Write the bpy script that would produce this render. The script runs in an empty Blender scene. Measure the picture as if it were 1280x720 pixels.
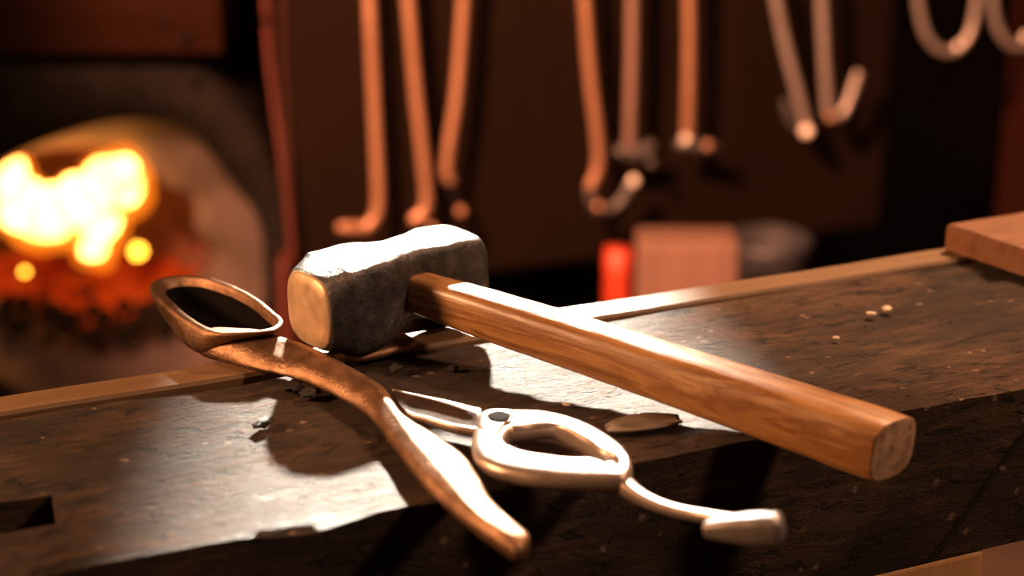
import bpy, bmesh, math, random
from mathutils import Vector, noise, Matrix
random.seed(7)
S = bpy.context.scene
C = S.collection
PI = math.pi
def R(a): return math.radians(a)

# ------------------------------------------------------------------ camera
F = 2400.0; PITCH = R(20); CZ = 1.35
cp, sp = math.cos(PITCH), math.sin(PITCH)
CAM = Vector((0, 0, CZ))
def ray(px, py):
    X = (px - 640) / F; Y = (360 - py) / F
    return Vector((X, cp + Y * sp, -sp + Y * cp))
def onz(px, py, z):
    d = ray(px, py); return CAM + d * ((z - CZ) / d.z)
def ony(px, py, y):
    d = ray(px, py); return CAM + d * (y / d.y)
def onplane(px, py, q, n):
    d = ray(px, py); return CAM + d * ((q - CAM).dot(n) / d.dot(n))

cam_d = bpy.data.cameras.new('camera'); cam = bpy.data.objects.new('camera', cam_d); C.objects.link(cam)
cam.location = CAM; cam.rotation_euler = (PI / 2 - PITCH, 0, 0)
cam_d.sensor_width = 36; cam_d.lens = 36 * F / 1280
cam_d.clip_start = .05; cam_d.clip_end = 50
cam_d.dof.use_dof = True; cam_d.dof.focus_distance = 1.03; cam_d.dof.aperture_fstop = 4.2
S.camera = cam
S.view_settings.view_transform = 'Standard'; S.view_settings.look = 'None'
S.view_settings.gamma = 1; S.view_settings.exposure = 0
S.view_settings.use_curve_mapping = False

# ------------------------------------------------------------------ materials
def M(name, cols, scale=(1, 1, 1), ns=20, rough=(.5, .7), metal=0, bump=.3, bs=80, bdist=.002, coat=0, detail=8, wave=None, spec=.5, dist=0, axes='Object', rot=(0,0,0)):
    m = bpy.data.materials.new(name); m.use_nodes = True
    nt = m.node_tree; n = nt.nodes; l = nt.links
    b = n['Principled BSDF']
    tc = n.new('ShaderNodeTexCoord'); mp = n.new('ShaderNodeMapping')
    mp.inputs['Scale'].default_value = scale; mp.inputs['Rotation'].default_value = rot
    l.new(tc.outputs['Object'], mp.inputs['Vector'])
    no = n.new('ShaderNodeTexNoise'); no.inputs['Scale'].default_value = ns; no.inputs['Detail'].default_value = detail
    no.inputs['Distortion'].default_value = dist; no.inputs['Roughness'].default_value = .6
    l.new(mp.outputs['Vector'], no.inputs['Vector'])
    cr = n.new('ShaderNodeValToRGB')
    cr.color_ramp.elements.remove(cr.color_ramp.elements[1])
    for i, c in enumerate(cols):
        p = .3 + .4 * i / max(1, len(cols) - 1)
        e = cr.color_ramp.elements[0] if i == 0 else cr.color_ramp.elements.new(p)
        e.position = p; e.color = (*c, 1)
    l.new(no.outputs['Fac'], cr.inputs['Fac']); l.new(cr.outputs['Color'], b.inputs['Base Color'])
    no2 = n.new('ShaderNodeTexNoise'); no2.inputs['Scale'].default_value = bs; no2.inputs['Detail'].default_value = detail
    no2.inputs['Roughness'].default_value = .65
    l.new(mp.outputs['Vector'], no2.inputs['Vector'])
    mr = n.new('ShaderNodeMapRange'); mr.inputs['From Min'].default_value = .3; mr.inputs['From Max'].default_value = .7
    mr.inputs['To Min'].default_value = rough[0]; mr.inputs['To Max'].default_value = rough[1]
    l.new(no2.outputs['Fac'], mr.inputs['Value']); l.new(mr.outputs['Result'], b.inputs['Roughness'])
    bp = n.new('ShaderNodeBump'); bp.inputs['Strength'].default_value = bump; bp.inputs['Distance'].default_value = bdist
    l.new(no2.outputs['Fac'], bp.inputs['Height']); l.new(bp.outputs['Normal'], b.inputs['Normal'])
    b.inputs['Metallic'].default_value = metal; b.inputs['Coat Weight'].default_value = coat
    b.inputs['Coat Roughness'].default_value = .25
    b.inputs['Specular IOR Level'].default_value = spec
    m['bsdf'] = 1
    return m
def emis(name, col, strength, col2=None, ns=30):
    m = bpy.data.materials.new(name); m.use_nodes = True
    nt = m.node_tree; n = nt.nodes; l = nt.links
    for x in list(n):
        if x.type != 'OUTPUT_MATERIAL': n.remove(x)
    e = n.new('ShaderNodeEmission'); e.inputs['Strength'].default_value = strength
    e.inputs['Color'].default_value = (*col, 1)
    if col2:
        tc = n.new('ShaderNodeTexCoord'); no = n.new('ShaderNodeTexNoise'); no.inputs['Scale'].default_value = ns
        cr = n.new('ShaderNodeValToRGB'); cr.color_ramp.elements[0].position = .35; cr.color_ramp.elements[1].position = .65
        cr.color_ramp.elements[0].color = (*col, 1); cr.color_ramp.elements[1].color = (*col2, 1)
        l.new(tc.outputs['Object'], no.inputs['Vector']); l.new(no.outputs['Fac'], cr.inputs['Fac']); l.new(cr.outputs['Color'], e.inputs['Color'])
    l.new(e.outputs[0], [x for x in n if x.type == 'OUTPUT_MATERIAL'][0].inputs['Surface'])
    return m

m_iron = M('dark_iron', [(.05, .047, .048), (.095, .09, .092), (.18, .17, .172)], ns=70, rough=(.36, .55), metal=.75, bump=.9, bs=190, bdist=.0016)
m_face = M('worn_warm_lit_steel', [(.55, .36, .22), (.72, .50, .32), (.5, .33, .2)], ns=40, rough=(.38, .55), metal=.55, bump=.35, bs=130, bdist=.0012)  # worn steel, with warm copper light put into its colour
m_tong = M('browned_iron', [(.17, .09, .052), (.30, .165, .095), (.42, .25, .15)], ns=90, rough=(.27, .42), metal=.8, bump=.8, bs=520, bdist=.0008)
m_tong2 = M('polished_forged_iron', [(.4, .3, .25), (.55, .44, .37)], ns=60, rough=(.3, .42), metal=.75, bump=.25, bs=220, bdist=.001)
m_soot_shade = M('soot_shade_black', [(.003, .0025, .0025), (.009, .007, .006)], ns=40, rough=(.8, .9), metal=0, bump=.4, bs=120, spec=.05)  # soot on iron parts, and painted shade in the jaw and pivot hole
m_hood = M('sooty_hood_steel', [(.007, .002, .0008), (.010, .003, .0012)], ns=5, rough=(.75, .9), bump=.1, bs=20, spec=.03)
m_recess = M('dark_recess', [(.02, .011, .007), (.06, .032, .02)], ns=90, rough=(.7, .85), metal=.1, bump=.8, bs=300, spec=.2)  # darker brown for the faces inside the blade recess
m_glint = M('glint_steel', [(.9, .8, .72), (.95, .9, .85)], ns=60, rough=(.2, .3), metal=.4, bump=.05)  # near-white base puts blurred highlights into the studs
m_dull_glow = M('dull_red_glow', [(.04, .0045, .0015), (.06, .0065, .002)], ns=10, rough=(.6, .7))  # dull red stands for glow and a lit edge, put into the colour
m_rod = M('rusty_rod', [(.3, .16, .10), (.4, .22, .14)], ns=30, rough=(.35, .5), metal=.6, bump=.2, bs=120)
m_rod3 = M('dull_rod', [(.2, .13, .11), (.27, .18, .155)], ns=30, rough=(.4, .55), metal=.6, bump=.2, bs=120)
m_rod2 = M('pale_rod', [(.28, .24, .23), (.37, .325, .31)], ns=30, rough=(.3, .45), metal=.6, bump=.2, bs=120)
m_bench0 = M('bench_wood', [(.045, .022, .011), (.11, .058, .028), (.2, .115, .06), (.09, .045, .022)], scale=(1, 3.5, 1), ns=9, rough=(.36, .62), bump=.9, bs=55, bdist=.003, detail=10, dist=.6)
m_strip = M('strip_wood', [(.17, .09, .045), (.27, .16, .08)], scale=(1, 6, 4), ns=10, rough=(.42, .6), bump=.4, bs=50, bdist=.001)
m_leg = M('leg_wood', [(.6, .3, .12), (.72, .4, .18)], scale=(6, 6, 1), ns=10, rough=(.5, .7), bump=.3)
m_plank = M('plank_wood', [(.13, .048, .02), (.25, .10, .042), (.17, .065, .027)], scale=(6, 1.2, 3), ns=12, rough=(.45, .65), bump=.5, bs=40, bdist=.0015)
m_handle = M('ash_wood', [(.12, .04, .011), (.42, .21, .075), (.22, .085, .025), (.55, .31, .13)], scale=(1, 9, 9), ns=8, rough=(.3, .45), bump=.5, bs=30, bdist=.001, coat=.25, dist=.8)
m_endgrain = M('end_grain', [(.18, .09, .05), (.5, .3, .18), (.62, .4, .25)], ns=120, rough=(.55, .7), bump=.8, bs=220, bdist=.001)
m_panel = M('panel_steel', [(.0045, .002, .0009), (.0065, .003, .0013)], ns=4, spec=.06, rough=(.8, .9), bump=.1, bs=20)
m_post_lit = M('lit_post_wood', [(.045, .010, .004), (.07, .017, .007)], scale=(6, 6, .8), ns=6, rough=(.6, .8))  # fire glow put into the left post's colour
m_post_shade = M('shaded_post_wood', [(.012, .0022, .001), (.02, .004, .0018)], scale=(6, 6, .8), ns=6, rough=(.7, .85), spec=.1)  # darker copy of the post wood for the unlit right post
m_lining = M('fire_clay', [(.034, .022, .021), (.06, .041, .039), (.04, .026, .024)], ns=9, rough=(.8, .95), bump=.8, bs=25, bdist=.01)
m_cavity = M('scorched_brick', [(.06, .02, .01), (.14, .04, .02)], ns=12, rough=(.8, .95), bump=.8, bs=25, bdist=.01)
m_room = M('sooty_plaster', [(.035, .02, .013), (.05, .028, .018)], ns=3, rough=(.85, .95))
m_floor = M('dirt_floor', [(.03, .02, .014), (.05, .033, .022)], ns=5, rough=(.85, .95))
m_stump = M('stump_wood', [(.085, .045, .034), (.125, .068, .05)], scale=(5, 5, .6), ns=6, rough=(.7, .85))
m_red = M('red_glow', [(.24, .018, .004), (.3, .026, .006)], ns=10, rough=(.5, .6))  # reflected red glow put into the base colour
m_bucket = M('galvanised_steel', [(.028, .028, .034), (.05, .05, .06)], ns=14, rough=(.45, .6), metal=.5)
m_slag = M('glassy_slag', [(.006, .005, .005), (.02, .015, .012)], ns=60, rough=(.4, .6), metal=.3, bump=1, bs=200, bdist=.002)
m_chip = M('pale_chip', [(.5, .4, .3), (.65, .52, .4)], ns=60, rough=(.4, .6))
m_knot = M('greyed_chip', [(.16, .12, .09), (.24, .18, .13)], ns=60, rough=(.5, .6))
m_flame = emis('flame', (1, .35, .065), 26)
m_sheath = emis('flame_sheath', (1, .20, .008), 2.2)
_nt = m_sheath.node_tree; _e = [x for x in _nt.nodes if x.type == 'EMISSION'][0]; _o = [x for x in _nt.nodes if x.type == 'OUTPUT_MATERIAL'][0]
_t = _nt.nodes.new('ShaderNodeBsdfTransparent'); _m = _nt.nodes.new('ShaderNodeMixShader'); _m.inputs[0].default_value = .3
_nt.links.new(_t.outputs[0], _m.inputs[1]); _nt.links.new(_e.outputs[0], _m.inputs[2]); _nt.links.new(_m.outputs[0], _o.inputs['Surface'])
m_ember = emis('ember', (1, .42, .03), 9)
m_coals = emis('glowing_coals', (.3, .01, .001), .6, (1, .07, .005), 16)

def bench_mat(l0, l1):
    m = bpy.data.materials.new('bench_wood'); m.use_nodes = True
    nt = m.node_tree; n = nt.nodes; l = nt.links; b = n['Principled BSDF']
    tc = n.new('ShaderNodeTexCoord')
    def mapping(s):
        q = n.new('ShaderNodeMapping'); q.inputs['Scale'].default_value = s; l.new(tc.outputs['Object'], q.inputs['Vector']); return q.outputs[0]
    def nz(v, sc, det=8, ro=.6, di=0):
        q = n.new('ShaderNodeTexNoise'); q.inputs['Scale'].default_value = sc; q.inputs['Detail'].default_value = det; q.inputs['Roughness'].default_value = ro; q.inputs['Distortion'].default_value = di
        l.new(v, q.inputs['Vector']); return q.outputs['Fac']
    def mr(v, a, b_, c, d):
        q = n.new('ShaderNodeMapRange'); q.inputs['From Min'].default_value = a; q.inputs['From Max'].default_value = b_; q.inputs['To Min'].default_value = c; q.inputs['To Max'].default_value = d
        l.new(v, q.inputs['Value']); return q.outputs[0]
    def mth(op, a, b_=None, c=None):
        q = n.new('ShaderNodeMath'); q.operation = op
        for i, x in enumerate((a, b_, c)):
            if x is None: continue
            if isinstance(x, (int, float)): q.inputs[i].default_value = x
            else: l.new(x, q.inputs[i])
        return q.outputs[0]
    big = nz(mapping((1, 1.6, 1.6)), 7, 6, .6, .4)
    grain = nz(mapping((1, 5, 5)), 30, 8, .65, .5)
    fine = nz(mapping((1, 1.8, 1.8)), 240, 6, .75)
    pit = nz(mapping((1, 2.6, 2.6)), 42, 5, .6, 1.2)
    mixf = mth('ADD', mth('MULTIPLY', big, .55), mth('MULTIPLY', grain, .45))
    cr = n.new('ShaderNodeValToRGB'); l.new(mixf, cr.inputs['Fac'])
    el = cr.color_ramp.elements; el[0].position = .40; el[0].color = (.024, .0115, .006, 1); el[1].position = .62; el[1].color = (.17, .085, .039, 1)
    x = el.new(.5); x.color = (.058, .028, .0135, 1)
    pitm = mr(pit, .375, .415, 1, 0)      # dark pits and gouges
    sx = n.new('ShaderNodeSeparateXYZ'); l.new(tc.outputs['Object'], sx.inputs[0])
    # thin cast shadow painted as a dark line across the front face
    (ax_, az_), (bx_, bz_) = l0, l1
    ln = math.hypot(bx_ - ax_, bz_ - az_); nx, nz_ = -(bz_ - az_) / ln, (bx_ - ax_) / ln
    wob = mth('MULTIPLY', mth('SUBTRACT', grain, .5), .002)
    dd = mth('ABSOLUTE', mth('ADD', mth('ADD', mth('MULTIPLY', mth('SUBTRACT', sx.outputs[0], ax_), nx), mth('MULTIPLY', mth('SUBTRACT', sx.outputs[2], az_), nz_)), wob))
    shadow_line = mth('MULTIPLY', mr(dd, .0012, .0026, 1, 0), mth('LESS_THAN', sx.outputs[1], .002))
    dark = mth('MAXIMUM', pitm, shadow_line)
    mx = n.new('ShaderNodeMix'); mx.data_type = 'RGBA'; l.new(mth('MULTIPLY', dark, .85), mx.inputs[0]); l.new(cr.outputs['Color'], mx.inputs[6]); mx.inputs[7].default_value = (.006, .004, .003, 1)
    vo = n.new('ShaderNodeTexVoronoi'); vo.inputs['Scale'].default_value = 95; l.new(mapping((1, 1.3, 1)), vo.inputs['Vector'])
    sc_ = n.new('ShaderNodeSeparateColor'); l.new(vo.outputs['Color'], sc_.inputs[0])
    speck = mth('MULTIPLY', mth('LESS_THAN', vo.outputs['Distance'], mr(fine, .35, .65, .06, .30)), mth('GREATER_THAN', sc_.outputs[0], .80))
    mx2 = n.new('ShaderNodeMix'); mx2.data_type = 'RGBA'; l.new(mth('MULTIPLY', speck, .75), mx2.inputs[0]); l.new(mx.outputs[2], mx2.inputs[6]); mx2.inputs[7].default_value = (.38, .26, .17, 1)
    l.new(mx2.outputs[2], b.inputs['Base Color'])
    # greasy polish with dull dirty patches
    polish = mr(sx.outputs[1], .02, .08, .22, 0)   # the working edge is rubbed smoother by use
    l.new(mth('SUBTRACT', mr(mth('ADD', mth('MULTIPLY', fine, .5), mth('MULTIPLY', big, .5)), .38, .62, .52, .78), polish), b.inputs['Roughness'])
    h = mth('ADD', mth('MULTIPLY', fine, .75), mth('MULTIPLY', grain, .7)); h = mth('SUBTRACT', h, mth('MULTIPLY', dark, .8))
    bp = n.new('ShaderNodeBump'); bp.inputs['Strength'].default_value = 1; bp.inputs['Distance'].default_value = .0058
    l.new(h, bp.inputs['Height']); l.new(bp.outputs[0], b.inputs['Normal'])
    b.inputs['Specular IOR Level'].default_value = .55
    return m
# ------------------------------------------------------------------ helpers
def link(name, bm, mats, parent=None, smooth=True, sub=0, bevel=0, sharp=0):
    me = bpy.data.meshes.new(name)
    bmesh.ops.recalc_face_normals(bm, faces=bm.faces)
    if sharp:
        for e in bm.edges:
            if len(e.link_faces) == 2 and e.calc_face_angle(0) > R(sharp): e.smooth = False
    bm.to_mesh(me); bm.free()
    if not isinstance(mats, (list, tuple)): mats = [mats]
    for m in mats: me.materials.append(m)
    for p in me.polygons: p.use_smooth = smooth
    o = bpy.data.objects.new(name, me); C.objects.link(o)
    if parent: o.parent = parent
    if bevel:
        b = o.modifiers.new('bevel', 'BEVEL'); b.width = bevel; b.segments = 3; b.limit_method = 'ANGLE'; b.angle_limit = R(35)
    if sub:
        s = o.modifiers.new('sub', 'SUBSURF'); s.levels = sub; s.render_levels = sub
    return o
def tag(o, label=None, cat=None, group=None, kind=None):
    if label: o['label'] = label
    if cat: o['category'] = cat
    if group: o['group'] = group
    if kind: o['kind'] = kind
    return o
def thing(name, label, cat, loc, group=None):
    o = bpy.data.objects.new(name, None); C.objects.link(o); o.location = loc
    o.empty_display_size = .05
    bpy.context.view_layer.update()
    return tag(o, label, cat, group)
def settle(root, frame=None):
    """children were built in world space: give each a local origin at the thing's base, keep shape in place"""
    loc = root.location.copy()
    def go(o, off):
        for ch in [c for c in bpy.data.objects if c.parent == o]:
            if ch.type == 'MESH' and not ch.get('_done'):
                ch.data.transform(Matrix.Translation(-loc)); ch['_done'] = 1
            go(ch, off)
    go(root, None)
    for o in bpy.data.objects:
        if '_done' in o: del o['_done']
def localise(o, rot=None):
    """top-level single mesh: origin to the base centre of its bounds (optionally with rotated axes so grain follows it)"""
    vs = [v.co for v in o.data.vertices]
    c = Vector(((min(v.x for v in vs) + max(v.x for v in vs)) / 2, (min(v.y for v in vs) + max(v.y for v in vs)) / 2, min(v.z for v in vs)))
    o.data.transform(Matrix.Translation(-c)); o.location = c
    return o
def aligned(o, origin, mat3):
    """re-express a world-space mesh in a rotated local frame (so the grain texture runs along it)"""
    mw = Matrix.Translation(origin) @ mat3.to_4x4()
    o.data.transform(mw.inverted()); 
    if o.parent: o.matrix_parent_inverse = Matrix.Identity(4); o.location = origin - o.parent.location
    else: o.location = origin
    o.rotation_euler = mat3.to_euler(); o['_done'] = 1
    return o
def cat(p, t):
    """Catmull-Rom through list of equal-length tuples; t in 0..len-1"""
    n = len(p); i = min(int(t), n - 2); f = t - i
    a = p[max(i - 1, 0)]; b = p[i]; c = p[i + 1]; d = p[min(i + 2, n - 1)]
    return [.5 * (2 * b[k] + (c[k] - a[k]) * f + (2 * a[k] - 5 * b[k] + 4 * c[k] - d[k]) * f * f + (3 * b[k] - a[k] - 3 * c[k] + d[k]) * f ** 3) for k in range(len(b))]
def rings(bm, rs, cap=True, close=True, mat=0, capmat=None):
    V = [[bm.verts.new(p) for p in r] for r in rs]
    n = len(V[0])
    for i in range(len(V) - 1):
        for j in range(n if close else n - 1):
            f = bm.faces.new((V[i][j], V[i][(j + 1) % n], V[i + 1][(j + 1) % n], V[i + 1][j])); f.material_index = mat
    if cap:
        for r in (V[0], V[-1]):
            f = bm.faces.new(r); f.material_index = mat if capmat is None else capmat
    return V
def superell(a, b, e, n=24, ph=0):
    out = []
    for k in range(n):
        t = 2 * PI * k / n + ph
        c, s = math.cos(t), math.sin(t)
        out.append((a * math.copysign(abs(c) ** (2 / e), c), b * math.copysign(abs(s) ** (2 / e), s)))
    return out
def sweep(bm, pts, dims, e=2.5, n=20, per=6, up=Vector((0, 0, 1)), cap=True, jitter=0, roundend=0, mat=0, capmat=None):
    """pts: Vectors; dims: (half width, half height) per pt."""
    P = [(*p, *d) for p, d in zip(pts, dims)]
    st = []
    N = (len(P) - 1) * per
    for i in range(N + 1): st.append(cat(P, i / per))
    rs = []
    if roundend:
        a, b = Vector(st[0][:3]), Vector(st[1][:3]); t = (a - b).normalized()
        c, d = Vector(st[-1][:3]), Vector(st[-2][:3]); u = (c - d).normalized()
        r0 = min(st[0][3:]); r1 = min(st[-1][3:])
        pre = [[*(a + t * r0 * roundend * math.sin(q)), st[0][3] * math.cos(q), st[0][4] * math.cos(q)] for q in (1.45, 1.1, .7, .35)]
        post = [[*(c + u * r1 * roundend * math.sin(q)), st[-1][3] * math.cos(q), st[-1][4] * math.cos(q)] for q in (.35, .7, 1.1, 1.45)]
        st = pre + st + post
    for i, s in enumerate(st):
        p = Vector(s[:3])
        q0 = Vector(st[max(i - 1, 0)][:3]); q1 = Vector(st[min(i + 1, len(st) - 1)][:3])
        t = (q1 - q0).normalized()
        sd = t.cross(up).normalized(); u = sd.cross(t).normalized()
        r = []
        for (x, y) in superell(s[3], s[4], e, n):
            v = p + sd * x + u * y
            if jitter:
                v = v + noise.noise_vector(v * 60) * jitter + noise.noise_vector(v * 160) * jitter * .4
            r.append(v)
        rs.append(r)
    return rings(bm, rs, cap, mat=mat, capmat=capmat)
def box(bm, c, ax, ay, az):
    """c centre; ax,ay,az half-extent vectors"""
    vs = [bm.verts.new(c + ax * i + ay * j + az * k) for i in (-1, 1) for j in (-1, 1) for k in (-1, 1)]
    for f in ((0, 1, 3, 2), (4, 6, 7, 5), (0, 4, 5, 1), (2, 3, 7, 6), (0, 2, 6, 4), (1, 5, 7, 3)):
        bm.faces.new([vs[i] for i in f])
def frame_of(t, up=Vector((0, 0, 1))):
    x = t.normalized(); y = up.cross(x).normalized(); z = x.cross(y)
    return Matrix((x, y, z)).transposed()

ZB = .95
# ------------------------------------------------------------------ bench frame
fa = onz(530, 626, ZB); fb = onz(1280, 480, ZB)
U = (fb - fa).normalized(); Vd = Vector((-U.y, U.x, 0))
ba = onz(278, 456, ZB); bb = onz(1180, 309, ZB)
W = ((ba - fa).dot(Vd) + (bb - fa).dot(Vd)) / 2
pb = onplane(1280, 675, fa, Vd); TH = ZB - pb.z
print('BENCH', 'yaw', math.degrees(math.atan2(U.y, U.x)), 'W', (ba - fa).dot(Vd), (bb - fa).dot(Vd), 'TH', TH)
def uv(p): q = p - fa; return q.dot(U), q.dot(Vd)
def pt(u, v, z): return Vector((fa.x, fa.y, 0)) + U * u + Vd * v + Vector((0, 0, z))
YAW = math.atan2(U.y, U.x)
bench = thing('workbench', 'heavy old dark wooden workbench with worn top and light edge strip under the hammer', 'workbench', pt(.3, W / 2, 0))
MB3 = Matrix((U, Vd, Vector((0, 0, 1)))).transposed()
SW = .024; U0, U1 = -.75, 1.6
hu = [uv(onz(x, y, ZB)) for x, y in ((0, 618), (72, 615), (75, 650), (5, 662))]
HU0, HU1 = -.5, (hu[1][0] + hu[2][0]) / 2 ; HV1 = (hu[0][1] + hu[1][1]) / 2; HV0 = (hu[2][1] + hu[3][1]) / 2
HU0 = HU1 - .07
print('HOLE', hu)
def top_h(u, v):
    p = Vector((u, v, 0))
    h = noise.fractal(Vector((u * 5, v * 16, 3)), .8, 2, 5) * .0016
    h += noise.fractal(Vector((u * 22, v * 60, 9)), .9, 2, 4) * .0006
    g = noise.noise(Vector((u * 9, v * 30, 31)))
    if g > .35: h -= (g - .35) * .012
    return h - .0012
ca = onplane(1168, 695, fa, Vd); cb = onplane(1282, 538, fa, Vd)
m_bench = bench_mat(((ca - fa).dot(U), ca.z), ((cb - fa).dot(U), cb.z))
bm = bmesh.new()
# cross profile: list of (v, z, kind)
step = .004
us = []
u = U0
while u < U1: us.append(u); u += (.004 if -.25 < u < .85 else .02)
us.append(U1)
for h in (HU0, HU1):
    i = min(range(len(us)), key=lambda k: abs(us[k] - h)); us[i] = h
us.sort()
vs = [W - SW - .002 - i * .004 for i in range(int((W - SW) / .004) + 1)]
vs = [v for v in vs if v > .003] + [0.0]
vs.sort()
for h in (HV0, HV1):
    i = min(range(len(vs)), key=lambda k: abs(vs[k] - h)); vs[i] = h
nF = 14
prof = [('b', vs[-1], -TH)] + [('f', 0, -TH * (1 - i / nF)) for i in range(nF)] + [('t', v, 0) for v in vs] + [('b', vs[-1], -TH)]
rs = []
def edge_wob(u): return noise.noise(Vector((u * 4, 5, 5))) * .004 + noise.noise(Vector((u * 45, 5, 8))) * .0008
rowv = []
for uu in us:
    r = []
    for k, v, z in prof[:-1]:
        if k == 't':
            w = v + (edge_wob(uu) if v == 0 else 0)
            zz = top_h(uu, v) - (.0006 if v == 0 else 0)
            r.append(pt(uu, w, ZB + zz))
        elif k == 'f':
            d = noise.fractal(Vector((uu * 8, 40, z * 40)), .9, 2, 4) * .0005
            r.append(pt(uu, edge_wob(uu) * (1 + z / TH) + d, ZB + z))
        else: r.append(pt(uu, v, ZB + z))
    rowv.append([bm.verts.new(p) for p in r])
n = len(rowv[0]); ti = 1 + nF
def inhole(i, j):
    if j < ti or j >= n - 1: return False
    v = vs[j - ti]; v2 = vs[j - ti + 1]
    return us[i] >= HU0 - 1e-6 and us[i + 1] <= HU1 + 1e-6 and v >= HV0 - 1e-6 and v2 <= HV1 + 1e-6
hole_edges = []
for i in range(len(us) - 1):
    for j in range(n):
        if inhole(i, j): continue
        bm.faces.new((rowv[i][j], rowv[i][(j + 1) % n], rowv[i + 1][(j + 1) % n], rowv[i + 1][j]))
bm.faces.new(rowv[0]); bm.faces.new(rowv[-1])
bnd = [e for e in bm.edges if e.is_boundary]
ret = bmesh.ops.extrude_edge_only(bm, edges=bnd)
nv = [g for g in ret['geom'] if isinstance(g, bmesh.types.BMVert)]
for v in nv: v.co.z = ZB - .05
ne = [g for g in ret['geom'] if isinstance(g, bmesh.types.BMEdge)]
bmesh.ops.holes_fill(bm, edges=ne, sides=400)
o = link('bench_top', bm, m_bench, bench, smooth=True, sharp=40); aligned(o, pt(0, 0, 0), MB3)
# back strip
bm = bmesh.new(); rs = []
for uu in [U0 + (U1 - U0) * i / 300 for i in range(301)]:
    wv = noise.noise(Vector((uu * 6, 1, 2))) * .0015
    a, b = W - SW + .0015 + wv, W + wv * .7
    q = noise.noise(Vector((uu * 10, 8, 2))) * .0008
    rs.append([pt(uu, a, ZB - TH), pt(uu, a, ZB + q - .001), pt(uu, a + .0012, ZB + .001 + q), pt(uu, b - .0015, ZB + .001 + q), pt(uu, b, ZB - .001 + q), pt(uu, b, ZB - TH)])
rings(bm, rs)
o = link('edge_strip', bm, m_strip, bench, smooth=False); aligned(o, pt(0, 0, 0), MB3)
o['label'] = 'lighter brown wooden strip along the far edge of the workbench'
# legs
lr = uv(onplane(1212, 705, fa + Vd * .012, Vd))[0]
for (lu, lv) in ((lr - .055, -.002 + .047), (lr - .055, W - .055), (-.6, .057), (-.6, W - .055), (1.45, .057), (1.45, W - .055)):
    bm = bmesh.new(); box(bm, pt(lu, lv, (ZB - TH) / 2), U * .055, Vd * .045, Vector((0, 0, (ZB - TH) / 2)))
    o = link('leg', bm, m_leg, bench, smooth=False, bevel=.003); o.data.transform(Matrix.Translation(-bench.location))
settle_parts = None

# ------------------------------------------------------------------ hammer
ZH = ZB + .0328
hn = onz(388, 387, ZH); hf = onz(588, 330, ZH + .001)
ax = (hf - hn); HL = ax.length; ax.normalize()
hc = hn + ax * HL * .52
he = onz(1117, 562, ZB + .0105)
hd = (he - hc).normalized()
print('HAMMER head len', HL, 'handle len', (he - hc).length, 'angle', math.degrees(ax.angle(hd)), 'head az', math.degrees(math.atan2(ax.y, ax.x)))
uc, vc = uv(hc); ue, ve = uv(he)
t = vc / (vc - ve); print('handle height at front edge', (hc + (he - hc) * t).z - ZB, 't', t, 'head v', vc, 'W', W)
hammer = thing('hammer', 'short heavy forging hammer with scarred steel head and ash wood handle lying across the workbench', 'hammer', (hc.x, hc.y, ZB + .008))
up = Vector((0, 0, 1)); hs = ax.cross(up).normalized()   # cheek side facing camera
hu_ = hs.cross(ax).normalized()
bm = bmesh.new(); rs = []
# t, half width (cheek), half height, exponent
SEC = [(.0, .0208, .0215, 3.2), (.02, .0216, .0224, 3.6), (.10, .0236, .0243, 5.5), (.13, .0241, .0247, 8), (.24, .0241, .0247, 9), (.34, .0232, .0246, 9),
       (.42, .0196, .0243, 7), (.50, .0166, .0240, 6), (.58, .0160, .0238, 6), (.66, .0174, .0236, 6), (.76, .0200, .0234, 8), (.88, .0205, .0230, 8), (.95, .0196, .0220, 6), (.985, .0176, .0200, 4.5), (1.0, .0140, .0165, 3.5)]
for i in range((len(SEC) - 1) * 5 + 1):
    t_, a, b, e = cat(SEC, i / 5)
    c = hn + ax * HL * t_
    r = []
    thr = .24 * math.exp(-((t_ - .53) / .14) ** 2)
    for x, y in superell(a, b, e, 64):
        if y < 0: y *= 1 - thr
        # rings are chamfered towards the eye at lower half (forged concave throat)
        v = c + hs * x + hu_ * y
        v = v + noise.noise_vector(v * 45) * .0011 + noise.noise_vector(v * 120) * .0004
        r.append(v)
    rs.append(r)
rings(bm, rs)
head = link('head', bm, m_iron, hammer)
# striking face: domed disc, warm copper light put into its colour
bm = bmesh.new(); rs = []
for k, (s, d) in enumerate(((1.0, .0015), (.985, -.0006), (.94, -.0018), (.7, -.0028), (.4, -.0034), (.12, -.0036))):
    rs.append([hn + ax * d + hs * x * s + hu_ * y * s for x, y in superell(.0204, .0211, 3.2, 40)])
rings(bm, rs)
o = link('striking_face', bm, m_face, head); o['label'] = 'worn striking face of the hammer, coloured with warm copper light'
# eye collar & handle
bm = bmesh.new()
L = (he - hc).length
HP = []; HD = []
for f, a, b in ((-.055, .0095, .0125), (.03, .0095, .0112), (.07, .0100, .0114), (.12, .0108, .0118), (.25, .0122, .0130), (.45, .0132, .0138), (.65, .0140, .0146), (.85, .0148, .0156), (.96, .0153, .0163), (1.0, .0150, .0159)):
    HP.append(hc + hd * L * f + up * (.0012 * math.sin(f * 3.2))); HD.append((a, b))
VV = sweep(bm, HP, HD, e=3.3, n=32, per=8, capmat=1, jitter=.0003)
hsd = hd.cross(up).normalized()
for q_ in VV:
    for v in q_:
        s_ = (v.co - hc).dot(hd) / L
        if s_ > .8: v.co -= hd * ((v.co - hc).dot(hsd) * .30 * (s_ - .8) / .2)
o = link('handle', bm, [m_handle, m_endgrain], hammer, bevel=.0012)
aligned(o, hc, frame_of(hd))
for nm in ('head', 'striking_face'):
    bpy.data.objects[nm].data.transform(Matrix.Translation(-hammer.location))
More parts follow.
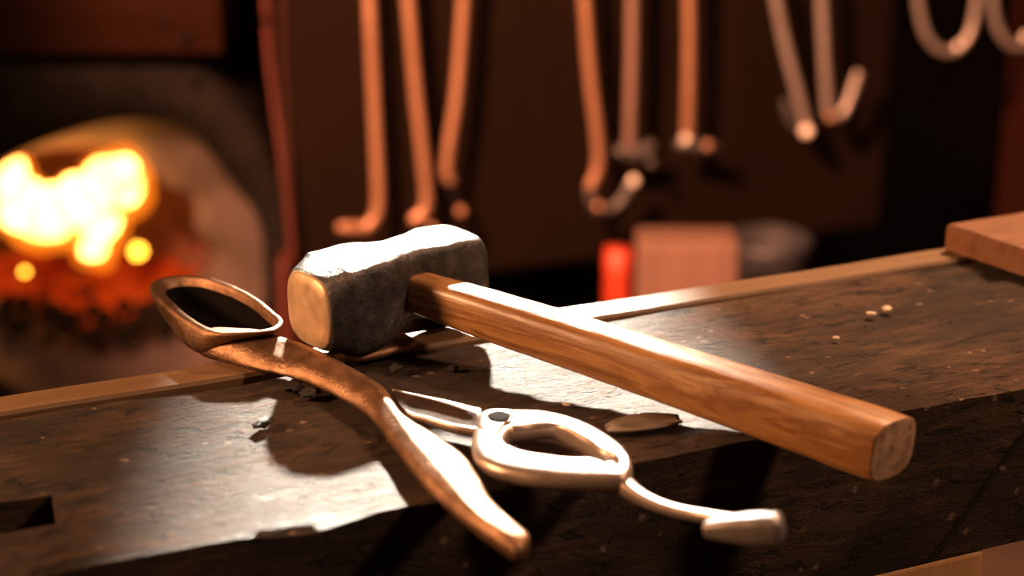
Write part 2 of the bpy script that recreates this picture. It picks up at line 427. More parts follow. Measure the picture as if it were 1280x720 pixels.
# bar beneath the head
bp0 = onz(436, 444, ZB + .004); 
bd = (ax * .75 + U * .25).normalized(); bd.z = 0; bd.normalize()
bm = bmesh.new(); sweep(bm, [bp0 + bd * s for s in (.004, .014, .024, .034)], [(.0105, .0036)] * 4, e=2.6, roundend=2.2, jitter=.0003)
o = link('iron_billet', bm, m_tong); localise(o); tag(o, 'flat round-ended iron billet under the hammer head, only its coppery end showing', 'billet')

# ------------------------------------------------------------------ large tongs
tongs = thing('forge_tongs', 'large brown forged tongs with bowl-shaped jaw lying across the bench in front of the hammer', 'tongs', onz(420, 480, ZB))
ST = [  # L (low silhouette), M (ridge), R (far edge), zL, zM, zR
 ((248, 444), (252, 412), (272, 408), .000, .017, .017),
 ((300, 460), (302, 416), (318, 411), .001, .017, .017),
 ((345, 470), (358, 427), (364, 424), .002, .016, .0155),
 ((385, 482), (408, 450), (416, 446), .002, .0155, .015),
 ((425, 500), (450, 472), (457, 468), .002, .0155, .0145),
 ((462, 524), (476, 492), (484, 488), .002, .0155, .014),
 ((486, 555), (497, 522), (504, 517), .002, .0155, .014),
 ((508, 585), (520, 550), (548, 544), .002, .016, .0115),
 ((530, 614), (545, 578), (580, 567), .002, .016, .0110),
 ((558, 640), (568, 606), (597, 594), .001, .015, .0110),
 ((590, 667), (594, 636), (615, 624), .000, .014, .011),
 ((622, 690), (622, 657), (638, 646), -.001, .013, .011),
 ((641, 703), (645, 668), (657, 661), -.002, .011, .010)]
flat = []
for l_, m_, r_, zl, zm, zr in ST:
    zl += .002
    a, b, c = onz(*l_, ZB + zl), onz(*m_, ZB + zm), onz(*r_, ZB + zr)
    flat.append((*a, *b, *c))
bm = bmesh.new(); rs = []
NS = (len(flat) - 1) * 8
for i in range(NS + 1):
    q = cat(flat, i / 8); a, b, c = Vector(q[:3]), Vector(q[3:6]), Vector(q[6:9])
    out = (a - b); out.z = 0; out.normalize(); hgt = b.z - a.z
    side = (b - a).cross(c - a).normalized()
    p1 = b.lerp(a, .18) + out * .0018 - up * .0002
    p2 = b.lerp(a, .45) + out * .0030 + up * .0012
    p3 = b.lerp(a, .75) + out * .0024 + up * .0006
    c0 = c - up * .0015 - out * .0010
    low = min(a.z, c.z) - .001
    d = Vector((c.x, c.y, c.z - .008)); e2 = a.lerp(Vector((c.x, c.y, a.z)), .25); e2.z = a.z - .0012
    e3 = a.lerp(Vector((c.x, c.y, a.z)), .7); e3.z = a.z - .0008
    bc = b.lerp(c, .12); bc2 = b.lerp(c, .55); bc3 = b.lerp(c, .92)
    rr = [b + out * .0004 - up * .0002, p1, p2, p3, a, e2, e3, d, c0 + up * .0004, bc3, bc2 + up * .0004, bc]
    rs.append([v + noise.noise_vector(v * 70) * .0007 for v in rr])
# rounded tip
q = [sum((r for r in rs[-1]), Vector()) / 12]
tipd = (rs[-1][0] - rs[-9][0]).normalized()
for s, dd in ((.93, .0022), (.75, .0036), (.4, .0044)):
    rs.append([q[0] + (v - q[0]) * s + tipd * dd for v in rs[NS]])
rings(bm, rs)
rein = link('rein', bm, m_tong, tongs, sub=1)
# jaw bowl
RO = [(186, 360), (198, 348), (225, 343), (265, 347), (312, 366), (345, 390), (354, 402), (342, 414), (306, 417), (264, 416), (240, 404), (207, 383)]
RI = [(205, 358), (211, 350), (230, 347), (265, 351.5), (308, 370), (337, 393), (344, 401), (333, 409), (303, 412.5), (270, 410), (245, 397), (220, 377)]
BO = [(196, 378), (208, 368), (232, 368), (268, 375), (308, 392), (332, 408), (338, 414), (330, 424), (300, 436), (256, 446), (230, 434), (205, 402)]
def mk(Lst, z, per=4):
    P = Lst + Lst[:2]
    pts = [onz(x, y, z) for x, y in Lst]
    n_ = len(pts); out = []
    for i in range(n_):
        a, b, c, d = pts[i - 1], pts[i], pts[(i + 1) % n_], pts[(i + 2) % n_]
        for k in range(per):
            f = k / per
            out.append(.5 * (2 * b + (c - a) * f + (2 * a - 5 * b + 4 * c - d) * f * f + (3 * b - a - 3 * c + d) * f ** 3))
    return out
def avg(a, b, f): return [x.lerp(y, f) for x, y in zip(a, b)]
ro = mk(RO, ZB + .020); ri = mk(RI, ZB + .020); bo = mk(BO, ZB + .003)
cen = sum(ri, Vector()) / len(ri)
rim_o2 = [v - up * .0015 + (v - cen).normalized() * .0008 for v in ro]
mid = [v + (v - cen).normalized() * .001 for v in avg(ro, bo, .5)]
inn1 = [v - up * .004 for v in ri]; inn2 = [cen + (v - cen) * .88 - up * .014 for v in ri]; inn3 = [cen + (v - cen) * .6 - up * .0155 for v in ri]
bo2 = [v.lerp(cen, .3) - up * .002 for v in bo]
for rr in bo2: rr.z = ZB + .0015
bm = bmesh.new()
rings(bm, [bo2, bo, mid, rim_o2, [v.lerp(w, .15) + up * .0006 for v, w in zip(ro, ri)], [v.lerp(w, .85) + up * .0004 for v, w in zip(ro, ri)], inn1, inn2, inn3])
for v in bm.verts: v.co += noise.noise_vector(v.co * 60) * .0007
bm.faces.ensure_lookup_table()
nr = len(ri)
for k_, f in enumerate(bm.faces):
    if 6 * nr <= k_ < 8 * nr or k_ == 8 * nr + 1: f.material_index = 1  # near-black inner faces put the bowl's shade into the colour
jaw = link('jaw', bm, [m_tong, m_soot_shade], tongs, sub=1)
for x in (rein, jaw): x.data.transform(Matrix.Translation(-tongs.location))

# ------------------------------------------------------------------ small tongs with loop
st = thing('looped_tongs', 'small pale iron tongs with open oval loop and thin curved tail at bench front', 'tongs', onz(650, 560, ZB))
zt, zb_ = ZB + .0145, ZB + .004
# blade
BL = [((488, 486), (508, 515)), ((508, 491), (518, 519)), ((532, 496), (538, 524)), ((560, 501), (565, 532)), ((588, 508), (588, 536)), ((602, 511), (600, 538))]
bm = bmesh.new(); rs = []
flat = [(*onz(*a, zt - .002), *onz(*b, zt - .002)) for a, b in BL]
GD = [0.4, 1, 1, 1, .75, 0]
N = (len(BL) - 1) * 6
for i in range(N + 1):
    q = cat(flat, i / 6); a, b = Vector(q[:3]), Vector(q[3:]); g = cat([(x,) for x in GD], i / 6)[0] * .0028
    s = i / N; hi = .10 + .38 * max(0, s - .35) / .65; lo = .93
    w = b - a
    rs.append([a, a + w * .03 + up * .001, a + w * hi * .8 + up * .001, a + w * (hi + .06) - up * g, a + w * .6 - up * g * 1.15, a + w * (lo - .06) - up * g, a + w * lo + up * .001, b, b - up * .006, a.lerp(b, .5) - up * .007, a - up * .006])
rings(bm, rs)
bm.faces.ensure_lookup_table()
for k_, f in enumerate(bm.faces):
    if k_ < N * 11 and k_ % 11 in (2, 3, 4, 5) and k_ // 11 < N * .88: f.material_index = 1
blade = link('jaw_blade', bm, [m_tong2, m_recess], st, sub=1)
OU = [(606, 516), (595, 530), (592, 548), (596, 564), (612, 576), (640, 584), (676, 590), (716, 593), (752, 594), (778, 594), (789, 584), (785, 564), (766, 545), (738, 528), (706, 516), (672, 510), (640, 509), (620, 509)]
IN = [(640, 535), (634, 541), (631, 547), (634, 553), (645, 559), (662, 563), (690, 567), (718, 570), (742, 571), (768, 584), (774, 576), (768, 567), (752, 563), (737, 552), (718, 541), (698, 531), (672, 531), (652, 534)]
bm = bmesh.new()
ou = mk(OU, zt, 3); inn = mk(IN, zt, 3); 
ob = [v - up * .0105 for v in ou]; ib = [v - up * .0105 for v in inn]
def bulge(A, c0, k): return [v + (v - c0).normalized() * k for v in A]
cc = sum(inn, Vector()) / len(inn)
loop_rings = [ob, bulge([v + up * .005 for v in ob], cc, .0015), bulge([v - up * .002 for v in ou], cc, .0006), avg([v + up * .0 for v in ou], inn, .12), avg([v + up * .0008 for v in ou], inn, .35), [v - up * .0006 for v in avg(ou, inn, .6)], [v + up * .0006 for v in avg(ou, inn, .88)], [v - up * .001 for v in inn], [v - up * .006 for v in inn], ib]
rings(bm, loop_rings + [ob], cap=False)
bmesh.ops.remove_doubles(bm, verts=bm.verts, dist=1e-6)
for v in bm.verts: v.co += noise.noise_vector(v.co * 90) * .0004
loop = link('loop', bm, m_tong2, st, sub=1)
# pivot: washer-like ring, black disc standing for the shade in its hole
pc = onz(624, 521, zt + .001)
def ell(rx, ry, z, n=28): return [onz(624 + rx * math.cos(2 * PI * k / n), 521 + ry * math.sin(2 * PI * k / n), z) for k in range(n)]
bm = bmesh.new()
WEB = mk([(594, 522), (600, 512), (622, 509), (640, 510), (650, 512), (644, 520), (636, 528), (630, 537), (624, 547), (612, 552), (600, 545), (594, 534)], zt + .0003, 3)
wc = len(WEB)
def ell2(rx, ry, z):
    o_ = []
    pc0 = onz(624, 521, z)
    for w_ in WEB:
        d_ = (w_ - pc0); a_ = math.atan2(d_.y / 2.6, d_.x); o_.append(onz(624 + rx * math.cos(a_), 521 - ry * math.sin(a_), z))
    return o_
rings(bm, [[v - up * .008 for v in WEB], [v - up * .0040 for v in WEB], [v.lerp(pc, .10) - up * .0012 for v in WEB], [v.lerp(pc, .26) + up * .0004 for v in WEB], ell2(17, 8.2, zt + .0012), ell2(13.8, 6.6, zt + .0010), ell2(13, 6.2, zt - .003)], cap=False)
pv = link('pivot_boss', bm, m_tong2, st)
bm = bmesh.new(); rings(bm, [ell(13, 6.2, zt - .003), ell(13, 6.2, zt + .0014), ell(11, 5, zt + .0017), ell(4, 2, zt + .0017)])
hole_disc = link('dark_dot', bm, m_soot_shade, pv); hole_disc['label'] = 'black disc standing for the shaded pivot hole'
# tail
bm = bmesh.new()
TP = [(762, 590, .008), (780, 606, .0075), (806, 624, .009), (840, 637, .013), (880, 645, .018), (930, 652, .022)]
sweep(bm, [onz(x, y, ZB + z) for x, y, z in TP], [(.0052, .0050), (.0045, .0045), (.0032, .0034), (.0026, .0028), (.0024, .0026), (.0024, .0026)], e=2.6, roundend=1)
rings_tail = link('tail', bm, m_tong2, st)
bm = bmesh.new()
a = onz(884, 661, ZB + .022); b = onz(972, 661, ZB + .027)
sweep(bm, [a, a.lerp(b, .33), a.lerp(b, .7), b], [(.0035, .0035), (.0050, .0055), (.0062, .0068), (.0062, .0068)], e=3.2, roundend=.5)
tip = link('tail_tip', bm, m_rod2, st)
for x in (blade, loop, pv, hole_disc, rings_tail, tip): x.data.transform(Matrix.Translation(-st.location))

# ------------------------------------------------------------------ plank at right
A = onz(1182, 312, ZB + .0015); d1 = onz(1280, 345, ZB + .0015) - A; d1.normalize(); A0 = onz(1182, 312, ZB + .0015)
d2 = Vector((U.x, U.y, 0)); PT = .0175
ang = math.degrees(d1.angle(d2)); print('PLANK', A, 'angle', ang, 'd1', d1, 'v', uv(A))
bm = bmesh.new()
n1 = 40; low = []; 
ring = [A + d1 * .30 * i / n1 for i in range(n1 + 1)] + [A + d1 * .30 + d2 * .20, A + d2 * .20]
rs = []
for z, k in ((0, 0), (.001, -.0008), (PT * .5, -.001), (PT - .002, -.0004), (PT, .0012)):
    c0 = sum(ring, Vector()) / len(ring)
    rs.append([v + (c0 - v).normalized() * k + up * z + noise.noise_vector(v * 90 + up * z * 60) * .0007 * (1 if z else 0) for v in ring])
rings(bm, rs)
o = link('wooden_plank', bm, m_plank, smooth=False); aligned(o, A, frame_of(d1)); del o['_done']
tag(o, 'reddish brown wooden plank with rough edge lying on the far right of the workbench', 'plank')

# ------------------------------------------------------------------ bits on the bench
def lump(name, px, py, s, m, label, c, group=None, flatz=.5, seed=0):
    bm = bmesh.new(); bmesh.ops.create_icosphere(bm, subdivisions=3, radius=1)
    for v in bm.verts:
        v.co *= 1 + .45 * noise.noise(v.co * 1.6 + Vector((seed * 7.3, 1, 2))) + .15 * noise.noise(v.co * 5 + Vector((seed, 4, 2)))
        v.co = Vector((v.co.x * s[0], v.co.y * s[1], v.co.z * s[2]))
    o = link(name, bm, m)
    mz = min(v.co.z for v in o.data.vertices)
    o.data.transform(Matrix.Translation((0, 0, -mz)))
    o.location = onz(px, py, ZB + .0003); o.rotation_euler.z = seed * 1.3 + YAW
    return tag(o, label, c, group)
lump('slag_lump', 366, 489, (.005, .006, .0022), m_slag, 'shiny black slag crumb left of the big tongs, the one nearer the far strip', 'slag', 'slag crumbs on the bench', seed=1)
lump('slag_lump', 386, 497, (.005, .005, .0025), m_slag, 'shiny black slag crumb touching the shadow of the big tongs rein', 'slag', 'slag crumbs on the bench', seed=2)
lump('slag_lump', 328, 533, (.006, .004, .0018), m_slag, 'flat black slag crumb alone on the bench left of the tongs bend', 'slag', 'slag crumbs on the bench', seed=3)
lump('slag_lump', 497, 465, (.004, .004, .002), m_slag, 'tiny dark slag crumb in the shadow below the hammer head', 'slag', 'slag crumbs on the bench', seed=4)
lump('slag_lump', 566, 464, (.003, .003, .0015), m_slag, 'tiny dark slag crumb between the hammer head and looped tongs', 'slag', 'slag crumbs on the bench', seed=5)
lump('metal_flake', 1109, 388, (.0035, .003, .0012), m_chip, 'larger bright metal flake on the bench near the plank', 'flake', 'bright flakes on the bench', seed=6)
lump('metal_flake', 1089, 394, (.003, .0025, .001), m_chip, 'small bright metal flake just left of the larger flake', 'flake', 'bright flakes on the bench', seed=7)
lump('metal_flake', 1045, 424, (.0018, .0018, .0008), m_chip, 'tiny bright metal flake between the flake pair and the handle', 'flake', 'bright flakes on the bench', seed=8)
lump('metal_flake', 708, 507, (.0022, .0015, .0008), m_chip, 'tiny pale flake in shadow just beyond the iron loop', 'flake', 'bright flakes on the bench', seed=9)
# wood chip: thin curled leaf
bm = bmesh.new(); rs = []
c0 = onz(805, 531, ZB + .002); 
for i in range(17):
    s = i / 16; w = .0085 * math.sin(PI * min(1, .04 + s * .92)) ** .6
    p = c0 + U * (s - .5) * .040 * 1.0 + up * (.001 * math.sin(s * 3))
    p += Vd * -.004 * (s - .5)
    rs.append([p - Vd * w + up * .0008, p - Vd * w * .3 - up * .0004, p + Vd * w * .3 + up * .0002, p + Vd * w + up * .0018, p + Vd * w * .95 + up * .0006, p - Vd * w * .95 - up * .0006])
rings(bm, rs)
o = link('wood_chip', bm, m_knot); localise(o); tag(o, 'pale oval wood chip on the bench below the hammer handle', 'wood chip')

# ------------------------------------------------------------------ tool rack behind
RY = R(20); wd = Vector((math.cos(RY), math.sin(RY), 0)); wn = Vector((math.sin(RY), -math.cos(RY), 0))
Q = ony(640, 300, 2.5)
def onw(px, py, off=0): return onplane(px, py, Q + wn * off, wn)
rack = thing('tool_rack', 'dark brown panel and posts of the tool rack behind the bench', 'rack', Vector((onw(640, 300).x, onw(640, 300).y, 0)))
p0 = onw(372, 300); p1 = onw(1100, 280)
ZT = 1.30; zl = onw(680, 329).z; zr_ = onw(1100, 283).z
print('PANEL bottoms', zl, zr_, p0, p1)
zbot = (zl + zr_) / 2
bm = bmesh.new(); c = (p0 + p1) / 2; c.z = (zbot + ZT) / 2
box(bm, c - wn * .015, wd * ((p1 - p0).xy.length / 2), wn * .012, up * ((ZT - zbot) / 2))
link('back_panel', bm, m_panel, rack, smooth=False, bevel=.002)
bm = bmesh.new(); c = onw(398, 200, -.06); box(bm, Vector((c.x, c.y, .7)), wd * .040, wn * .035, up * .7)
link('post', bm, m_post_lit, rack, smooth=False, bevel=.004)
bm = bmesh.new(); c = onw(1300, 200, -.06); box(bm, Vector((c.x, c.y, .7)), wd * .05, wn * .035, up * .7)
link('post', bm, m_post_shade, rack, smooth=False, bevel=.004)
ZR = 1.08; ROFF = .06
rl = onw(400, 200, ROFF); rr = onw(1340, 200, ROFF); rl.z = rr.z = ZR
bm = bmesh.new(); sweep(bm, [rl, rl.lerp(rr, .5), rr], [(.008, .008)] * 3, e=2, n=16)
link('rail', bm, m_soot_shade, rack)
for f in (.03, .96):
    q = rl.lerp(rr, f); bm = bmesh.new(); sweep(bm, [q, q - wn * .09], [(.008, .008)] * 2, e=4, per=2)
    link('bracket', bm, m_soot_shade, rack)
for ch in [c_ for c_ in bpy.data.objects if c_.parent == rack]: ch.data.transform(Matrix.Translation(-rack.location))

def iron(pxs, r, mat, label, cat_='iron tool', off=ROFF + .02, extra=None, name='hanging_iron', group=None, hook=True):
    """pxs from top of frame downwards (px, py[, extra depth toward camera])"""
    P = [onw(p[0], p[1], off + (p[2] if len(p) > 2 else 0)) for p in pxs]
    a, b = P[0], P[1]; d = (a - b).normalized()
    topz = ZR + .012
    k = (topz - a.z) / d.z
    T = a + d * k
    # keep it over the rail, then hook over it
    P2 = []
    if hook:
        P2 = [T - wn * (.02 * 2) - up * .04, T - wn * .034 - up * .004, T - wn * .018 + up * .010, T - wn * .004 - up * .004]
    pts = P2 + [T.lerp(a, .5)] + P
    bm = bmesh.new(); sweep(bm, pts, [(r, r)] * len(pts), e=2.2, n=14, per=6, up=wn, roundend=1)
    root = thing(name, label, cat_, Vector((P[-1].x, P[-1].y, min(p.z for p in P) - r)), group)
    o = link('shaft', bm, mat, root)
    parts = [o]
    for ex, rad, nm, m2 in (extra or []):
        E = [onw(p[0], p[1], off + (p[2] if len(p) > 2 else 0)) for p in ex]
        bm = bmesh.new()
        if len(E) == 1: bmesh.ops.create_uvsphere(bm, u_segments=16, v_segments=10, radius=rad, matrix=Matrix.Translation(E[0]))
        else: sweep(bm, E, [(rad, rad)] * len(E), e=2.2, n=14, per=6, up=wn, roundend=1)
        parts.append(link(nm, bm, m2, root))
    for x in parts: x.data.transform(Matrix.Translation(-root.location))
    return root
G = 'irons hanging on the rack'
iron([(460, -20), (466, 100), (472, 230), (470, 268), (458, 284)], .0072, m_rod, 'leftmost hanging iron, bright orange rod with foot bent to the left', extra=[([(458, 284), (428, 284)], .0072, 'foot', m_rod)], group=G)
iron([(508, -20), (520, 120), (532, 235), (530, 262), (518, 274)], .0072, m_rod, 'hanging orange-brown rod, second from the left, leaning right towards its foot', extra=[([(542, 290, .01), (540, 285, .02)], .006, 'stud', m_rod)], group=G)
iron([(580, -20), (571, 110), (558, 205), (562, 225)], .0070, m_rod, 'hanging rod leaning left with a round ended link, just above the far hammer end', extra=[([(562, 229), (570, 248), (576, 264)], .006, 'link', m_soot_shade), ([(576, 264, .015)], .0065, 'stud', m_rod)], group=G)
iron([(729, -20), (737, 90), (748, 195), (738, 232)], .0072, m_rod, 'hanging copper-coloured tongs rod with open hooked jaw, left of the centre pair', extra=[([(738, 232), (738, 250), (750, 266), (772, 255), (792, 226)], .006, 'jaw', m_iron), ([(748, 258, .02)], .0068, 'stud', m_rod), ([(792, 226, .015)], .0065, 'stud', m_glint)], group=G)
iron([(790, -20), (789, 80), (786, 190)], .0072, m_rod3, 'dull pinkish hanging rod ending in a dark knobbly jaw, right of the centre pair', extra=[([(775, 188), (790, 192), (812, 182)], .008, 'jaw', m_iron), ([(814, 203, .01)], .0065, 'stud', m_iron)], group=G)
iron([(861, -20), (861, 80), (859, 170)], .0072, m_rod, 'straight hanging rod with two round studs side by side at its foot', extra=[([(852, 180), (890, 184)], .009, 'jaw', m_iron), ([(857, 174, .012)], .006, 'stud', m_glint), ([(885, 182, .012)], .0065, 'stud', m_rod)], group=G)
iron([(966, -20), (980, 50), (998, 120), (1008, 158)], .0066, m_rod2, 'slanting pale rod ending in a bright round tip and small left hook', extra=[([(1005, 165), (990, 152), (982, 130)], .0065, 'hook', m_iron), ([(1008, 164, .014)], .0085, 'stud', m_glint)], group=G)
iron([(1026, -20), (1030, 70), (1034, 138)], .0064, m_rod2, 'upright pale rod with a hook rising to the right', extra=[([(1036, 146), (1052, 142), (1062, 122), (1072, 94)], .0062, 'hook', m_rod2), ([(1038, 147, .01)], .006, 'stud', m_rod)], group=G)
iron([(1143, -60), (1146, -10), (1156, 40), (1178, 64), (1202, 58), (1216, 30), (1222, -10), (1226, -60)], .0058, m_rod2, 'pale iron ring loop at the top right, the complete one', name='hanging_ring', extra=[([(1198, 58, .01)], .006, 'stud', m_glint)], group='iron loops at the top right')
iron([(1240, -60), (1240, -20), (1243, 20), (1254, 48), (1272, 58), (1290, 48), (1302, 10), (1306, -60)], .0058, m_rod2, 'pale iron loop at the top right cut off by the picture edge', name='hanging_ring', extra=[([(1282, 46, .01)], .006, 'stud', m_glint)], group='iron loops at the top right')

# ------------------------------------------------------------------ forge
YF = 2.42
forge = thing('forge', 'round dark steel forge with clay lined opening glowing with fire', 'forge', Vector((ony(110, 340, YF + .25).x, YF + .25, 0)))
def el(cx, cy, rx, ry, y, n=56, nz=0, sd=0, cut=0):
    o = []
    for k in range(n):
        t = 2 * PI * k / n
        w = 1 - cut * max(0, -math.sin(t)) * max(0, .45 - math.cos(t)) / 1.2 + nz * noise.noise(Vector((math.cos(t) * 2, math.sin(t) * 2, sd)))
        o.append(ony(cx + rx * w * math.cos(t), cy + ry * w * math.sin(t), y))
    return o
o1 = el(110, 340, 256, 305, YF); o1b = [v.lerp(Vector((ony(110, 340, YF).x, YF, v.z)), .12) + Vector((0, .42, 0)) for v in o1]
i1 = el(118, 330, 212, 190, YF, nz=.08, sd=3, cut=.24)
bm = bmesh.new()
rings(bm, [o1b, [v + Vector((0, .008, 0)) for v in o1], [v.lerp(w, .03) for v, w in zip(o1, i1)], [v.lerp(w, .5) - Vector((0, .006, 0)) for v, w in zip(o1, i1)], i1, [v + Vector((0, .02, 0)) for v in i1]], cap=False)
bm.faces.new([v for v in bm.verts][:56])
shell = link('shell', bm, m_soot_shade, forge)
i2 = el(105, 300, 150, 118, YF + .13, nz=.22, sd=6)
i3 = el(100, 300, 150, 110, YF + .36)
bm = bmesh.new(); L2 = [[v.lerp(w, f) + noise.noise_vector(v * 20 + Vector((0, f, 0))) * .012 * (1 if f > 0 else 0) for v, w in zip([q + Vector((0, .018, 0)) for q in i1], i2)] for f in (0, .2, .4, .6, .8, 1)]
rings(bm, L2, cap=False)
link('clay_lining', bm, m_lining, forge)
bm = bmesh.new(); vv = rings(bm, [i2, [v.lerp(w, .5) for v, w in zip(i2, i3)], i3], cap=False); bm.faces.new(vv[-1])
link('fire_chamber', bm, m_cavity, forge)
# hood
bm = bmesh.new()
hz = ony(100, 68, YF - .06).z; hx0 = ony(-140, 60, YF).x; hx1 = ony(285, 60, YF).x
cx = (hx0 + hx1) / 2; hw = (hx1 - hx0) / 2
rs = []
for z, w, dy in ((hz, hw, .0), (hz + .05, hw, .0), (1.30, hw * .45, .2), (2.3, hw * .42, .2)):
    rs.append([Vector((cx - w, YF - .05 + dy, z)), Vector((cx + w, YF - .05 + dy, z)), Vector((cx + w, YF + .52 - dy * .3, z)), Vector((cx - w, YF + .52 - dy * .3, z))])
rings(bm, rs, cap=False); link('hood', bm, m_hood, forge, smooth=False)
for (x, y) in ((hx0 + .12, YF + .06), (hx1 - .10, YF + .06), (hx0 + .12, YF + .44), (hx1 - .10, YF + .44)):
    zt_ = ony(110, 560, YF).z
    bm = bmesh.new(); box(bm, Vector((x, y, zt_ / 2 + .04)), Vector((.02, 0, 0)), Vector((0, .02, 0)), up * (zt_ / 2 + .04)); link('leg', bm, m_soot_shade, forge, smooth=False)
for (x, y, r) in ((204, 26, .007), (232, 46, .009), (244, 98, .009), (238, 134, .007)):
    bm = bmesh.new(); bmesh.ops.create_uvsphere(bm, u_segments=14, v_segments=8, radius=r, matrix=Matrix.Translation(ony(x, y, YF - .006 if y > 70 else YF - .055))); link('dark_dot', bm, m_soot_shade, forge)
for ch in [c_ for c_ in bpy.data.objects if c_.parent == forge]: ch.data.transform(Matrix.Translation(-forge.location))
# coals
bm = bmesh.new()
for i in range(110):
    x = random.uniform(-20, 245); y = 350 + random.uniform(-34, 40) * (1 - abs(x - 110) / 260); yy = YF + .10 + (395 - y) / 90 * .16
    c = ony(x, y, yy); r = random.uniform(.012, .02)
    v0 = len(bm.verts); ret = bmesh.ops.create_icosphere(bm, subdivisions=1, radius=r, matrix=Matrix.Translation(c))
    for v in ret['verts']: v.co += noise.noise_vector(v.co * 60) * .006
o = link('coal_bed', bm, m_coals, smooth=False); localise(o); tag(o, 'bed of red glowing coals heaped in the forge opening', 'coals', kind='stuff')
bm = bmesh.new()
for i in range(90):
    x = random.uniform(0, 240); y = random.uniform(384, 432) - abs(x - 120) * .14
    c = ony(x, y, YF + .10 - (y - 384) / 50 * .05); rr_ = random.uniform(.007, .013)
    ret = bmesh.ops.create_icosphere(bm, subdivisions=1, radius=rr_, matrix=Matrix.Translation(c))
    for v in ret['verts']: v.co += noise.noise_vector(v.co * 60) * .006
o = link('dark_lip_lumps', bm, m_soot_shade, smooth=False); localise(o); tag(o, 'black lumps added to darken the forge lip in front of the glowing coals', 'coals', kind='stuff')  # lumps added to darken the lip below the glow
# flames
bm = bmesh.new()
for (x, y, rx, ry) in ((6, 196, 9, 15), (14, 222, 17, 24), (30, 256, 28, 34), (68, 262, 36, 30), (104, 250, 32, 34), (132, 226, 27, 26), (148, 214, 22, 18), (160, 234, 16, 20), (126, 276, 24, 24), (118, 306, 15, 14), (60, 284, 32, 12)):
    c = ony(x, y, YF + .12); k = (c - CAM).length / F
    ret = bmesh.ops.create_icosphere(bm, subdivisions=3, radius=1)
    for v in ret['verts']:
        v.co = Vector((v.co.x * rx * k, v.co.y * .04, v.co.z * ry * k)) + c
        v.co += noise.noise_vector(v.co * 30) * .006
o = link('flame', bm, m_flame); localise(o)
bm = bmesh.new()
for (x, y, rx, ry) in ((4, 200, 18, 28), (16, 228, 26, 34), (34, 262, 38, 44), (72, 268, 46, 38), (106, 256, 44, 42), (136, 230, 40, 38), (150, 216, 35, 32), (164, 240, 25, 32), (128, 284, 34, 32), (120, 312, 24, 22), (62, 292, 46, 20)):
    c = ony(x, y, YF + .12); k = (c - CAM).length / F
    ret = bmesh.ops.create_icosphere(bm, subdivisions=3, radius=1)
    for v in ret['verts']:
        v.co = Vector((v.co.x * rx * k, v.co.y * .055, v.co.z * ry * k)) + c
        v.co += noise.noise_vector(v.co * 30) * .008
sh = link('outer_flame', bm, m_sheath, o); sh.data.transform(Matrix.Translation(-o.location)); sh['label'] = 'thin orange outer sheath of the flame'
tag(o, 'white hot yellow flame filling the forge opening', 'fire')
for (x, y, rx, lab) in ((30, 340, 4.5, 'small yellow glowing coal below the left of the flame'), (172, 314, 9, 'bigger yellow glowing coal right of the flame foot')):
    bm = bmesh.new(); bmesh.ops.create_icosphere(bm, subdivisions=2, radius=rx * 2.6 / F)
    for v in bm.verts: v.co += noise.noise_vector(v.co * 90) * .003
    o = link('glowing_coal', bm, m_ember); o.location = ony(x, y, YF + .07); tag(o, lab, 'coal', 'yellow hot coals in the forge')

# ------------------------------------------------------------------ lit-edge tube, stump, glow posts, bucket behind
bm = bmesh.new(); P = [ony(x, y, 2.335) for x, y in ((326, -300), (331, -20), (335, 60), (343, 130), (354, 210), (366, 330), (370, 520), (370, 620))]
P[-1].z = .0
sweep(bm, P, [(.004, .004)] * len(P), e=2, n=12)
o = link('lit_edge_tube', bm, m_dull_glow); localise(o); tag(o, 'thin dull red tube standing for a lit post edge between the forge and the tool rack', 'pipe')  # added tube, its dull red stands for the lit edge of the post
def block(name, x0, x1, ytop, y, m, lab, c, depth=.12):
    a = ony(x0, ytop, y); b = ony(x1, ytop, y); bm = bmesh.new()
    box(bm, Vector(((a.x + b.x) / 2, y + depth / 2, a.z / 2)), Vector(((b.x - a.x) / 2, 0, 0)), Vector((0, depth / 2, 0)), up * (a.z / 2))
    o = link(name, bm, m, smooth=False, bevel=.006); localise(o); return tag(o, lab, c)
block('wooden_block', 798, 925, 305, 2.22, m_stump, 'pinkish brown upright wooden block behind the bench middle', 'block', depth=.07)
bm = bmesh.new(); a = ony(773, 310, 2.26); r = .0175
sweep(bm, [Vector((a.x, a.y, 0)), Vector((a.x, a.y, a.z / 2)), Vector((a.x, a.y, a.z))], [(r, r)] * 3, e=2, n=20, up=Vector((0, 1, 0)))
o = link('added_glow_pipe', bm, m_red); localise(o); tag(o, 'added thick upright pipe coloured with red glow beside the pinkish wooden block', 'pipe')  # added pipe, its red stands for glow on the block's left edge
bm = bmesh.new(); a = ony(966, 312, 2.42); rs = []
for z, r in ((0, .045), (a.z * .5, .05), (a.z - .02, .056), (a.z - .012, .060), (a.z, .060), (a.z, .056), (a.z - .05, .054)):
    rs.append([Vector((a.x + r * math.cos(2 * PI * k / 32), a.y + .05 + r * math.sin(2 * PI * k / 32), z)) for k in range(32)])
rings(bm, rs); o = link('quench_bucket', bm, m_bucket, smooth=True); localise(o); tag(o, 'tall bluish grey steel quench tank behind the bench, right of the wooden block', 'tank')
lump_o = None
block('glow_block', 345, 358, 330, 2.3, m_dull_glow, 'added upright post coloured with red glow between forge and hammer head', 'post', depth=.06).name = 'added_glow_post'  # red glow painted as the colour of an added post

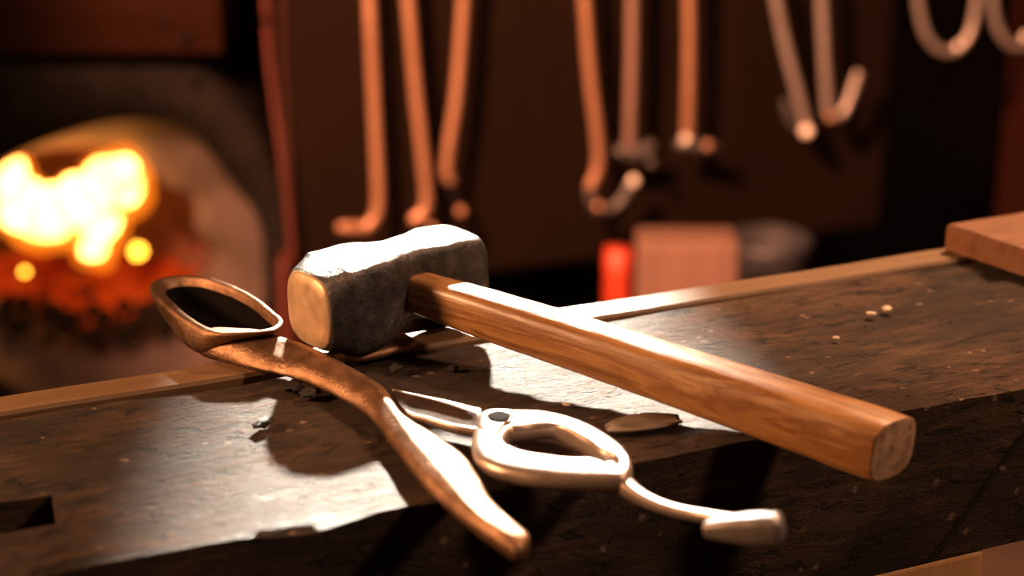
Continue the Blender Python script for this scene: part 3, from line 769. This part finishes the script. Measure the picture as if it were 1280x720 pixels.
# ------------------------------------------------------------------ room
def rp(a, b, z): # rack-frame coordinates
    return Vector((0, 1.2, 0)) + wd * a - wn * b + up * z
X0, X1, Y0, Y1, Z1 = -2.3, 2.8, -2.6, 2.6, 2.6
def slab(name, a0, a1, b0, b1, z0, z1, m):
    bm = bmesh.new(); box(bm, rp((a0 + a1) / 2, (b0 + b1) / 2, (z0 + z1) / 2), wd * ((a1 - a0) / 2), wn * ((b1 - b0) / 2), up * ((z1 - z0) / 2))
    o = link(name, bm, m, smooth=False); tag(o, kind='structure'); return o
slab('floor', X0, X1, Y0, Y1, -.1, 0, m_floor)
slab('ceiling', X0, X1, Y0, Y1, Z1, Z1 + .1, m_room)
slab('wall_back', X0 - .1, X1 + .1, Y1, Y1 + .1, 0, Z1, m_room)
slab('wall_front', X0 - .1, X1 + .1, Y0 - .1, Y0, 0, Z1, m_room)
slab('wall_left', X0 - .1, X0, Y0, Y1, 0, Z1, m_room)
slab('wall_right', X1, X1 + .1, Y0, Y1, 0, Z1, m_room)

# ------------------------------------------------------------------ lights
def area(name, loc, target, size, power, col, sy=None):
    d = bpy.data.lights.new(name, 'AREA'); d.energy = power; d.color = col; d.size = size
    if sy: d.shape = 'RECTANGLE'; d.size_y = sy
    o = bpy.data.objects.new(name, d); C.objects.link(o); o.location = loc
    o.rotation_euler = (Vector(target) - Vector(loc)).to_track_quat('-Z', 'Y').to_euler()
    return o
bc_ = onz(600, 500, ZB)
def spot(name, loc, target, angle, power, col, radius, blend):
    d = bpy.data.lights.new(name, 'SPOT'); d.energy = power; d.color = col; d.shadow_soft_size = radius; d.spot_size = R(angle); d.spot_blend = blend
    o = bpy.data.objects.new(name, d); C.objects.link(o); o.location = loc
    o.rotation_euler = (Vector(target) - Vector(loc)).to_track_quat('-Z', 'Y').to_euler()
    return o
spot('key_spot', (-.08, 2.78, 1.79), onz(597, 515, ZB), 8.2, 1000, (1, .86, .70), .04, .3)
area('warm_lamp', (-1.25, .66, 1.50), onz(480, 470, ZB), .26, 27, (1, .50, .23))
area('side_lamp', (1.25, .55, 2.1), bc_, .2, 13, (1, .58, .35))
spot('top_fill', (.75, 1.85, 2.35), pt(.45, .08, ZB), 36, 190, (1, .52, .27), .12, .8)  # added fill to brighten the bench top, no known fitting overhead
spot('rack_fill', (-.42, .95, 1.72), onw(850, 110), 52, 800, (1, .40, .20), .08, .45)  # added spot to brighten the hanging irons, no known fitting there
w = bpy.data.worlds.new('world'); S.world = w; w.use_nodes = True
w.node_tree.nodes['Background'].inputs['Color'].default_value = (.02, .012, .008, 1)
w.node_tree.nodes['Background'].inputs['Strength'].default_value = .3
for o in bpy.data.objects:
    if '_done' in o: del o['_done']
for m in bpy.data.materials:
    if 'bsdf' in m: del m['bsdf']
S.cycles.use_denoising = True
S.cycles.max_bounces = 6
S.cycles.sample_clamp_indirect = 4
